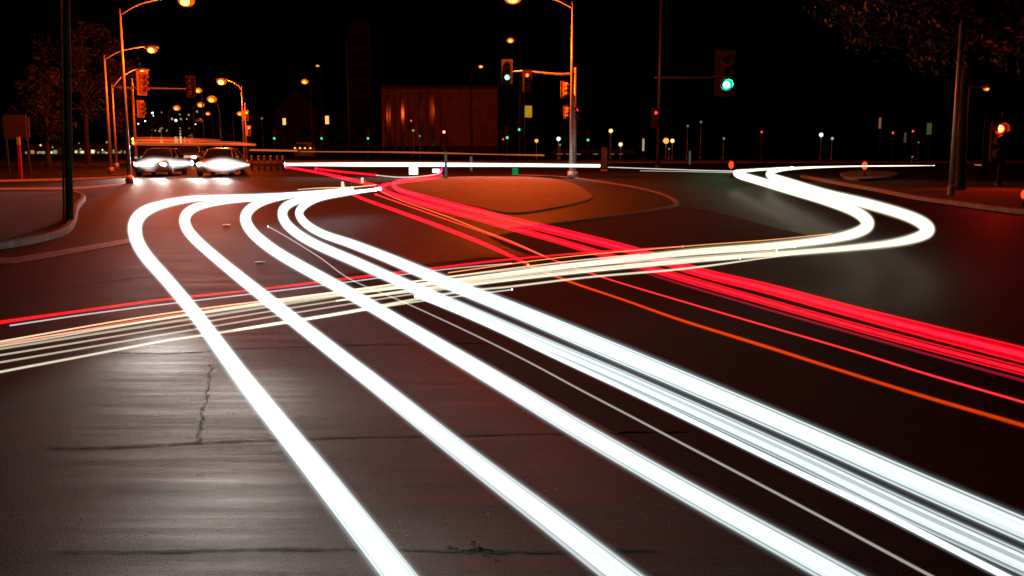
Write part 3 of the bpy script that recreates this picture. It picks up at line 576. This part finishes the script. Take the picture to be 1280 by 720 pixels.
lit_sign(355.5, 152, 4, 8, 193, (1, .55, .12), 1.6, 'small upright yellow sign above the bollard row')
lit_sign(409, 150, 4.5, 10, 193, (1, .52, .10), 1.6, 'small upright yellow sign above the middle green signal')
lit_sign(804, 181, 2.5, 15, 199, (1, .8, .4), .5, 'slender pale lit sign post left of the mast')
lit_sign(862, 197, 2, 16, 206, (.6, .55, .5), .18, 'dim slender pale post right of the mast')
lit_sign(1099.5, 154, 3, 13, 203, (.9, .4, .15), .25, 'dim orange upright banner near the traffic island')
lit_sign(1131, 172, 3, 12, 203, (.5, .4, .2), .12, 'dim upright banner between the two red signals')
lit_sign(1161, 161, 6, 14, 203, (.35, .5, .2), .14, 'dim greenish banner beyond the second red signal')
# bright markers on the island
def marker(x, y0, y1, w, label, s=1.0, col=(1, .96, .85)):
    b = at(x, y1); k = b.y / F; hgt = (y1 - y0) * k; t = thing('lit_marker', label, 'marker', b, 'lit white markers round the island')
    bm = bmesh.new(); bbox(bm, (0, 0, .05), (w * k * 1.15, .25, .1), .02); finish('base', bm, DARKSTEEL, t)
    bm = bmesh.new(); bbox(bm, (0, 0, .1 + (hgt - .1) / 2), (w * k, .16, hgt - .1), .02); finish('lit_panel', bm, emat('marker_light', col, s), t)
marker(517, 209, 220.5, 11, 'wide bright marker box at the far island tip', 2.5)
marker(545, 211, 218, 9, 'second, lower bright marker box on the island', 2.0)
marker(428.5, 227, 240, 3, 'pinkish slim marker in front of the red streak start', 1.4, (1, .75, .6))
marker(453, 222, 232, 3, 'slim pale marker between the two far red streaks', 1.2, (1, .7, .55))
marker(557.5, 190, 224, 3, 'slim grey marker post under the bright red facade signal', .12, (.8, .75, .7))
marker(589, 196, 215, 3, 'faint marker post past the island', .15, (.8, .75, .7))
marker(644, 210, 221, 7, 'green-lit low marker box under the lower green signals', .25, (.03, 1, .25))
# bollard row
b0 = at(305, 214)
def bollard():
    t = thing('bollard', 'dark bollard at the car end of the row', 'bollard', b0, 'bollards in front of the white streak')
    bm = bmesh.new(); tube(bm, [(0, 0, 0), (0, 0, .85)], [.07, .06], 12); finish('post', bm, DARKSTEEL, t, True)
    bm = bmesh.new(); tube(bm, [(0, 0, .66), (0, 0, .74)], .066, 12); finish('band', bm, PAINT, t, True)
    bm = bmesh.new(); ball(bm, (0, 0, .86), (.075, .075, .06), 12); finish('cap', bm, STEEL, t, True)
    return t
pb = bollard()
ords = ['second', 'third', 'fourth', 'fifth', 'sixth', 'last']
for i, x in enumerate([315, 324, 331, 339, 347, 354]):
    c = pb.copy(); C.objects.link(c); c.location = at(x, 213.5 - i * .15); c['label'] = ords[i] + ' dark bollard of the row counted from the waiting cars'
    for ch in pb.children:
        d = ch.copy(); C.objects.link(d); d.parent = c
# dark square post hiding the white streak
b = at(755, 214); t = thing('control_cabinet', 'dark upright cabinet breaking the white far streak', 'cabinet', b); k = b.y / F
bm = bmesh.new(); bbox(bm, (0, 0, .06), (8 * k, .5, .12), .02); finish('plinth', bm, CONCRETE, t)
bm = bmesh.new(); bbox(bm, (0, 0, .12 + 14 * k), (7 * k, .4, 28 * k - .1), .03); bd = finish('cabinet_body', bm, DARKSTEEL, t)
bm = bmesh.new(); bbox(bm, (.05, -.215, 1.0), (.02, .03, .2), .005); finish('handle', bm, STEEL, bd)
# board sign on the corner with red-white post
b = at(24, 222); k = b.y / F; t = thing('board_sign', 'dull brown board sign on two legs beyond the corner verge', 'sign', b)
bm = bmesh.new(); bbox(bm, (0, 0, 62 * k), (34 * k, .18, 30 * k), .12); finish('board', bm, pmat('board_paint', (.10, .08, .06), .7), t)
for sx in (-13, 13):
    bm = bmesh.new(); bbox(bm, (sx * k, .05, 25 * k), (.09, .09, 50 * k), .01); finish('leg', bm, DARKSTEEL, t)
b = at(26.5, 224); k = b.y / F; t = thing('marker_post', 'upright red post with white top before the board sign', 'post', b)
bm = bmesh.new(); bbox(bm, (0, 0, 21 * k), (4 * k, .1, 42 * k), .02); finish('red_panel', bm, pmat('red_panel_paint', (.55, .05, .05), .5), t)
bm = bmesh.new(); bbox(bm, (0, 0, 47 * k), (4.2 * k, .1, 10 * k), .02); finish('white_panel', bm, pmat('white_panel_paint', (.7, .68, .62), .5), t)

# ------------------------------------------------------------------ waiting cars
def car(x, by, label, paint, rz, name='waiting_car', sc_=1.0, cheap=False):
    t = thing(name, label, 'car', at(x, by), 'cars waiting with headlights on', rz)
    # sections along the length (front at -Y): y, half width, z low, z high
    bm = bmesh.new()
    secs = [(-2.25, .62, .32, .62), (-2.15, .80, .24, .72), (-1.7, .89, .20, .82), (-.9, .91, .20, .92), (0, .91, .20, .93), (1.2, .91, .20, .95), (1.9, .88, .22, .96), (2.2, .78, .28, .90)]
    rings = []
    for y, hw, z0, z1 in secs:
        ring = []
        for kx, kz in ((-.86, 0), (-1, .25), (-1, .62), (-.93, .88), (-.72, 1), (0, 1.03), (.72, 1), (.93, .88), (1, .62), (1, .25), (.86, 0)):
            ring.append(bm.verts.new((kx * hw, y, z0 + (z1 - z0) * kz)))
        rings.append(ring)
    for i in range(len(rings) - 1):
        for j in range(11): bm.faces.new((rings[i][j], rings[i][(j + 1) % 11], rings[i + 1][(j + 1) % 11], rings[i + 1][j]))
    bm.faces.new(rings[0][::-1]); bm.faces.new(rings[-1]); body = finish('body', bm, paint, t, True)
    def loft(ss, mat, nm, par):
        bm = bmesh.new(); R = [[bm.verts.new((s * w, y, z)) for s, w, z in ((-1, w0, z0), (-1, w1, z1), (-.6, w1, z1 + .03), (.6, w1, z1 + .03), (1, w1, z1), (1, w0, z0))] for y, w0, z0, w1, z1 in ss]
        for i in range(len(R) - 1):
            for j in range(6): bm.faces.new((R[i][j], R[i][(j + 1) % 6], R[i + 1][(j + 1) % 6], R[i + 1][j]))
        bm.faces.new(R[0][::-1]); bm.faces.new(R[-1]); return finish(nm, bm, mat, par)
    loft([(-.95, .80, .88, .76, .92), (-.35, .80, .90, .60, 1.36), (.9, .80, .92, .60, 1.38), (1.7, .78, .93, .70, 1.0)], GLASS_D, 'windows', t)
    loft([(-.32, .62, 1.36, .60, 1.385), (.3, .63, 1.38, .60, 1.44), (.95, .62, 1.37, .58, 1.40)], paint, 'roof', t)
    for s in (-1, 1):
        for q, r_ in (([(s * .79, -.98, .90), (s * .615, -.34, 1.385)], .03), ([(s * .615, .92, 1.39), (s * .76, 1.7, .96)], .04), ([(s * .8, .3, .9), (s * .62, .3, 1.39)], .03)):
            bm = bmesh.new(); tube(bm, q, r_, 8); finish('pillar', bm, paint, t)
    bm = bmesh.new(); bbox(bm, (0, -2.262, .46), (.9, .05, .16), .02); gr = finish('grille', bm, DARKSTEEL, t)
    bm = bmesh.new()
    for z in (.41, .46, .51): box(bm, (0, -2.292, z), (.84, .012, .014))
    finish('grille_bar', bm, STEEL, gr)
    bm = bmesh.new(); bbox(bm, (0, -2.235, .28), (1.35, .12, .12), .03); bp = finish('bumper', bm, DARKSTEEL, t)
    for s in (-1, 1):
        bm = bmesh.new(); ball(bm, (s * .64, -2.17, .64), (.17, .10, .085)); finish('headlight', bm, HEAD, t, True)
        bm = bmesh.new(); bbox(bm, (s * .98, -.72, .98), (.2, .12, .13), .04); finish('mirror', bm, paint, t)
        for y in (-1.4, 1.4):
            bm = bmesh.new(); tube(bm, [(s * .72, y, .33), (s * .76, y, .33), (s * .9, y, .33), (s * .925, y, .33)], [.30, .33, .33, .29], 20)
            wh = finish('wheel', bm, RUBBER, t, True); bm = bmesh.new(); tube(bm, [(s * .92, y, .33), (s * .94, y, .33)], [.2, .17], 16); finish('rim', bm, STEEL, wh)
        bm = bmesh.new(); bbox(bm, (s * .7, 2.14, .78), (.3, .1, .12), .02); finish('tail_light', bm, pmat('tail_lens', (.4, .01, .01), .3), t)
    bm = bmesh.new(); bbox(bm, (0, -2.31, .33), (.5, .015, .12), .004); finish('number_plate', bm, PAINT, bp)
    return t
SILVER = pmat('silver_paint', (.10, .10, .11), .3, metal=.3, var=.05)
WHITEP = pmat('white_paint', (.2, .2, .2), .3, var=.05)
DKBLUE = pmat('dark_blue_paint', (.04, .06, .14), .3, metal=.3, var=.05)
cars = [car(203, 219, 'silver saloon with blazing headlights between the two nearest lamp poles', SILVER, .08),
        car(278, 219, 'white saloon with blazing headlights beside the bollard row', WHITEP, .06),
        car(240, 207, 'dark blue car half hidden between the two waiting saloons', DKBLUE, .08)]
for i, c in enumerate(cars[:2]):
    for s in (-1, 1):
        point_light(c, (s * .62, -2.4, .64), (1, .97, .86), 1500, .08, math.radians(44), (0, -1, -.05))
# parked car row far away, with small amber lamps
b = at(386, 199); t = thing('parked_van', 'far parked van with four small amber roof lights', 'van', b)
bm = bmesh.new(); bbox(bm, (0, 0, .95), (1.9, 4.2, 1.2), .2); finish('body', bm, DKBLUE, t)
bm = bmesh.new(); bbox(bm, (0, -.3, 1.0), (1.7, 3.8, .4), .1); bmesh.ops.transform(bm, matrix=Matrix.Translation((0, 0, .25)), verts=bm.verts); finish('windows', bm, GLASS_D, t)
for xx in (-.8, -.35, .1, .6):
    bm = bmesh.new(); ball(bm, (xx, -2.12, 1.05), (.1, .04, .08), 10); finish('headlight', bm, emat('amber_marker', (1, .45, .12), 2.2), t, True)
for sx in (-1, 1):
    for yy in (-1.4, 1.4):
        bm = bmesh.new(); tube(bm, [(sx * .75, yy, .33), (sx * .97, yy, .33)], .33, 16); finish('wheel', bm, RUBBER, t)

# ------------------------------------------------------------------ buildings
def building(x0, x1, topy, Y, depth, label, wall, name='building', parts=None, roofh=.4):
    a = on(x0, topy, Y); b = on(x1, topy, Y); w = b.x - a.x; h = a.z; cx = (a.x + b.x) / 2
    t = thing(name, label, 'building', (cx, Y, 0))
    bm = bmesh.new(); box(bm, (0, depth / 2, h / 2), (w, depth, h)); finish('wall', bm, wall, t)
    bm = bmesh.new(); box(bm, (0, depth / 2, h + roofh / 2 + .002), (w + .3, depth + .3, roofh)); finish('roof', bm, ROOF, t)
    return t, w, h, cx
Yb = 122.0
t, w, h, cx = building(479, 622, 111, Yb, 14, 'brown brick block with tall pilasters, lit from the street', BRICKY, 'brick_building')
for i, x in enumerate((480, 491, 499, 508, 522, 532, 548)):
    p = on(x, 150, Yb); bm = bmesh.new(); bbox(bm, (p.x - cx, -.25, h / 2 - .02), (.42, .5, h - .1), .03); finish('pilaster', bm, BRICKY, t)
for x, ww in ((486, .45), (504, .45), (526.5, .5), (540, .6)):
    p = on(x, 150, Yb); bm = bmesh.new(); box(bm, (p.x - cx, -.02, h * .5), (ww, .05, h * .84)); finish('window', bm, GLASS_D, t)
bm = bmesh.new(); box(bm, (0, -.35, .5), (w, .3, 1.0)); finish('plinth', bm, ROOF, t)
bm = bmesh.new(); box(bm, (0, -.14, h - .3), (w + .1, .28, .35)); finish('cornice', bm, BRICKY, t)
for x in (452, 458, 466, 474):pass
t, w, h, cx = building(436, 463, 30, 165, 12, 'tall dark tower behind the brick block', ROOF, 'tower_building')
for k in range(7):
    for j in (-1, 0, 1):
        bm = bmesh.new(); box(bm, (j * w * .3, -.03, 2.5 + k * h / 8), (w * .16, .06, h * .05)); finish('window', bm, GLASS_D, t)
# gabled house
Yg = 150.0; a = on(346, 140, Yg); b = on(396, 140, Yg); w = b.x - a.x; h = a.z; cx = (a.x + b.x) / 2
t = thing('gabled_house', 'faint gabled house behind the bollard row', 'house', (cx, Yg, 0))
bm = bmesh.new(); box(bm, (0, 5, h / 2), (w, 10, h)); finish('wall', bm, ROOF, t)
bm = bmesh.new(); pk = on(372, 110, Yg).z
vs = [bm.verts.new(v) for v in ((-w / 2 - .3, -.3, h), (w / 2 + .3, -.3, h), (0, -.3, pk), (-w / 2 - .3, 10.3, h), (w / 2 + .3, 10.3, h), (0, 10.3, pk))]
for f in ((0, 1, 2), (3, 5, 4), (0, 2, 5, 3), (1, 4, 5, 2), (0, 3, 4, 1)): bm.faces.new([vs[i] for i in f])
finish('roof', bm, ROOF, t)
for j in (-.3, .25):
    bm = bmesh.new(); box(bm, (w * j, -.02, h * .5), (w * .14, .05, h * .22)); finish('window', bm, GLASS_D, t)
def shop(x0, x1, topy, Y, label, wins, m=None):
    t, w, h, cx = building(x0, x1, topy, Y, 8, label, PLASTER, 'shop_building')
    rr = random.Random(int(x0))
    for i in range(wins):
        x = -w / 2 + w * (i + .5) / wins
        fw, fh = rr.uniform(.35, .8), rr.uniform(.25, .6)
        bm = bmesh.new(); box(bm, (x, -.03, h * (.1 + fh / 2)), (w / wins * (fw + .08), .06, h * fh)); f = finish('window_frame', bm, DARKSTEEL, t)
        bm = bmesh.new(); box(bm, (x, -.075, h * (.1 + fh / 2)), (w / wins * fw, .02, h * (fh - .08))); finish('window', bm, rr.choice([m or WIN, WIN_DIM, WIN_DIM, GLASS_D, WIN_GREEN]), f)
    bm = bmesh.new(); box(bm, (0, -.6, h * .82), (w, 1.2, .12)); finish('canopy', bm, ROOF, t)
shop(30, 72, 184, 118, 'low shop with lit windows behind the board sign', 6, WIN_DIM)
shop(92, 160, 182, 120, 'low shop with bright yellow windows beyond the lawn', 10)
shop(186, 240, 146, 210, 'distant shop parade with lit windows behind the street trees', 9)
shop(694, 750, 191, 120, 'low orange-lit shopfront right of the lamp pole', 5, WIN_DIM)
shop(760, 792, 191, 120, 'low yellow shopfront past the dark cabinet', 3, WIN_DIM)
shop(1000, 1100, 196, 130, 'dark low building behind the red beacon', 7, emat('almost_dark_window', (.5, .1, .05), .03))

# ------------------------------------------------------------------ trees
def tree(x, by, z0, z1, rad, label, leaf, n=1500, leafs=.22, seed=1, name='street_tree', Y=None, dens=26):
    rr = random.Random(seed); b = at(x, by) if Y is None else Vector((on(x, 172, Y).x, Y, 0))
    t = thing(name, label, 'tree', b)
    bm = bmesh.new(); th = z0 + (z1 - z0) * .35
    tube(bm, [(0, 0, 0), (.08, 0, .3), (.0, .05, th * .5), (.12, .0, th)], [.26, .2, .16, .11], 10)
    clumps = []
    for i in range(dens):
        a = rr.uniform(0, 6.28); u = rr.random() ** .5; zz = rr.uniform(0, 1); prof = math.sin(math.pi * min(1, .12 + zz * .83)) ** .6
        c = Vector((math.cos(a) * u * rad * prof, math.sin(a) * u * rad * prof, z0 + (z1 - z0) * zz)); clumps.append((c, rr.uniform(.10, .24) * rad + .2))
        if i % 2 == 0:
            s = Vector((.1, 0, th * rr.uniform(.75, 1.0))); tube(bm, [s, s.lerp(c, .5) + Vector((0, 0, .25)), c], [.07, .045, .015], 6)
    finish('trunk', bm, BARK, t, True)
    bm = bmesh.new()
    for i in range(n):
        c, r = rr.choice(clumps); d = Vector((rr.gauss(0, 1), rr.gauss(0, 1), rr.gauss(0, .75))).normalized() * r * rr.random() ** .45
        p = c + d; s = leafs * rr.uniform(.5, 1.2)
        q = Matrix.Translation(p) @ Matrix.Rotation(rr.uniform(0, 6.28), 4, Vector((rr.gauss(0, 1), rr.gauss(0, 1), rr.gauss(0, 1))).normalized())
        vs = [bm.verts.new(q @ Vector(v)) for v in ((-s, 0, 0), (0, -s * .45, s * .1), (s, 0, 0), (0, s * .45, s * .1))]; bm.faces.new(vs)
    finish('crown', bm, leaf, t); return t
tree(1197, 241, 5.2, 10.5, 5.4, 'tall leafy tree overhanging the verge by the slim pole', LEAF2, 9000, .16, 3, dens=44)
tree(1300, 240, 5.0, 9.5, 3.6, 'leafy tree cut by the frame edge beyond the large red signal', LEAF2, 5000, .16, 4)
tree(110, 207, 2.6, 9.6, 3.8, 'dark broad tree behind the utility pole', LEAF, 7000, .14, 5, dens=36)
tree(60, 209, 2.0, 6.5, 2.6, 'dark tree behind the board sign', LEAF, 4000, .14, 6)
for i, (x, Y, z0, z1, r, lab) in enumerate([(180, 110, 1.2, 4.2, 1.8, 'street tree closest to the mast pole, behind the cars'), (206, 135, 1.8, 5.4, 2.6, 'street tree before the lit shop parade'), (232, 150, 1.8, 6.0, 2.8, 'street tree under the cluster of far lamps'),
                                           (262, 165, 1.8, 5.5, 2.6, 'street tree at the end of the far avenue'), (330, 140, 1.5, 4.8, 2.4, 'low tree next to the gabled house'), (432, 130, 1.5, 5, 2.2, 'small tree before the dark tower')]):
    tree(x, 0, z0, z1, r, lab, LEAF2 if i % 2 else LEAF, 1800, .2, 20 + i, Y=Y)
for i, (x, Y, lab) in enumerate([(690, 150, 'dark tree behind the orange-lit lamp pole'), (800, 150, 'dark tree behind the dark mast'), (905, 160, 'dark tree beneath the overhead green signal'), (985, 150, 'dark tree past the lone red signal'), (1060, 160, 'dark tree behind the traffic island'), (15, 160, 'dark tree far behind the board sign')]):
    tree(x, 0, 2, 8, 4.5, lab, LEAF, 1500, .3, 40 + i, Y=Y)

# ------------------------------------------------------------------ thin night haze
if HAZE > 0:
    bm = bmesh.new(); box(bm, (0, 150, 15), (700, 420, 32)); m, n, l = new_mat('night_haze'); n.remove(n['Principled BSDF'])
    v = n.new('ShaderNodeVolumePrincipled'); v.inputs['Density'].default_value = HAZE; v.inputs['Anisotropy'].default_value = .55; v.inputs['Color'].default_value = (.9, .9, .9, 1)
    l.new(v.outputs[0], n['Material Output'].inputs['Volume'])
    o = finish('haze', bm, m); tag(o, 'thin night haze glowing round the lamps', 'haze'); o['kind'] = 'stuff'
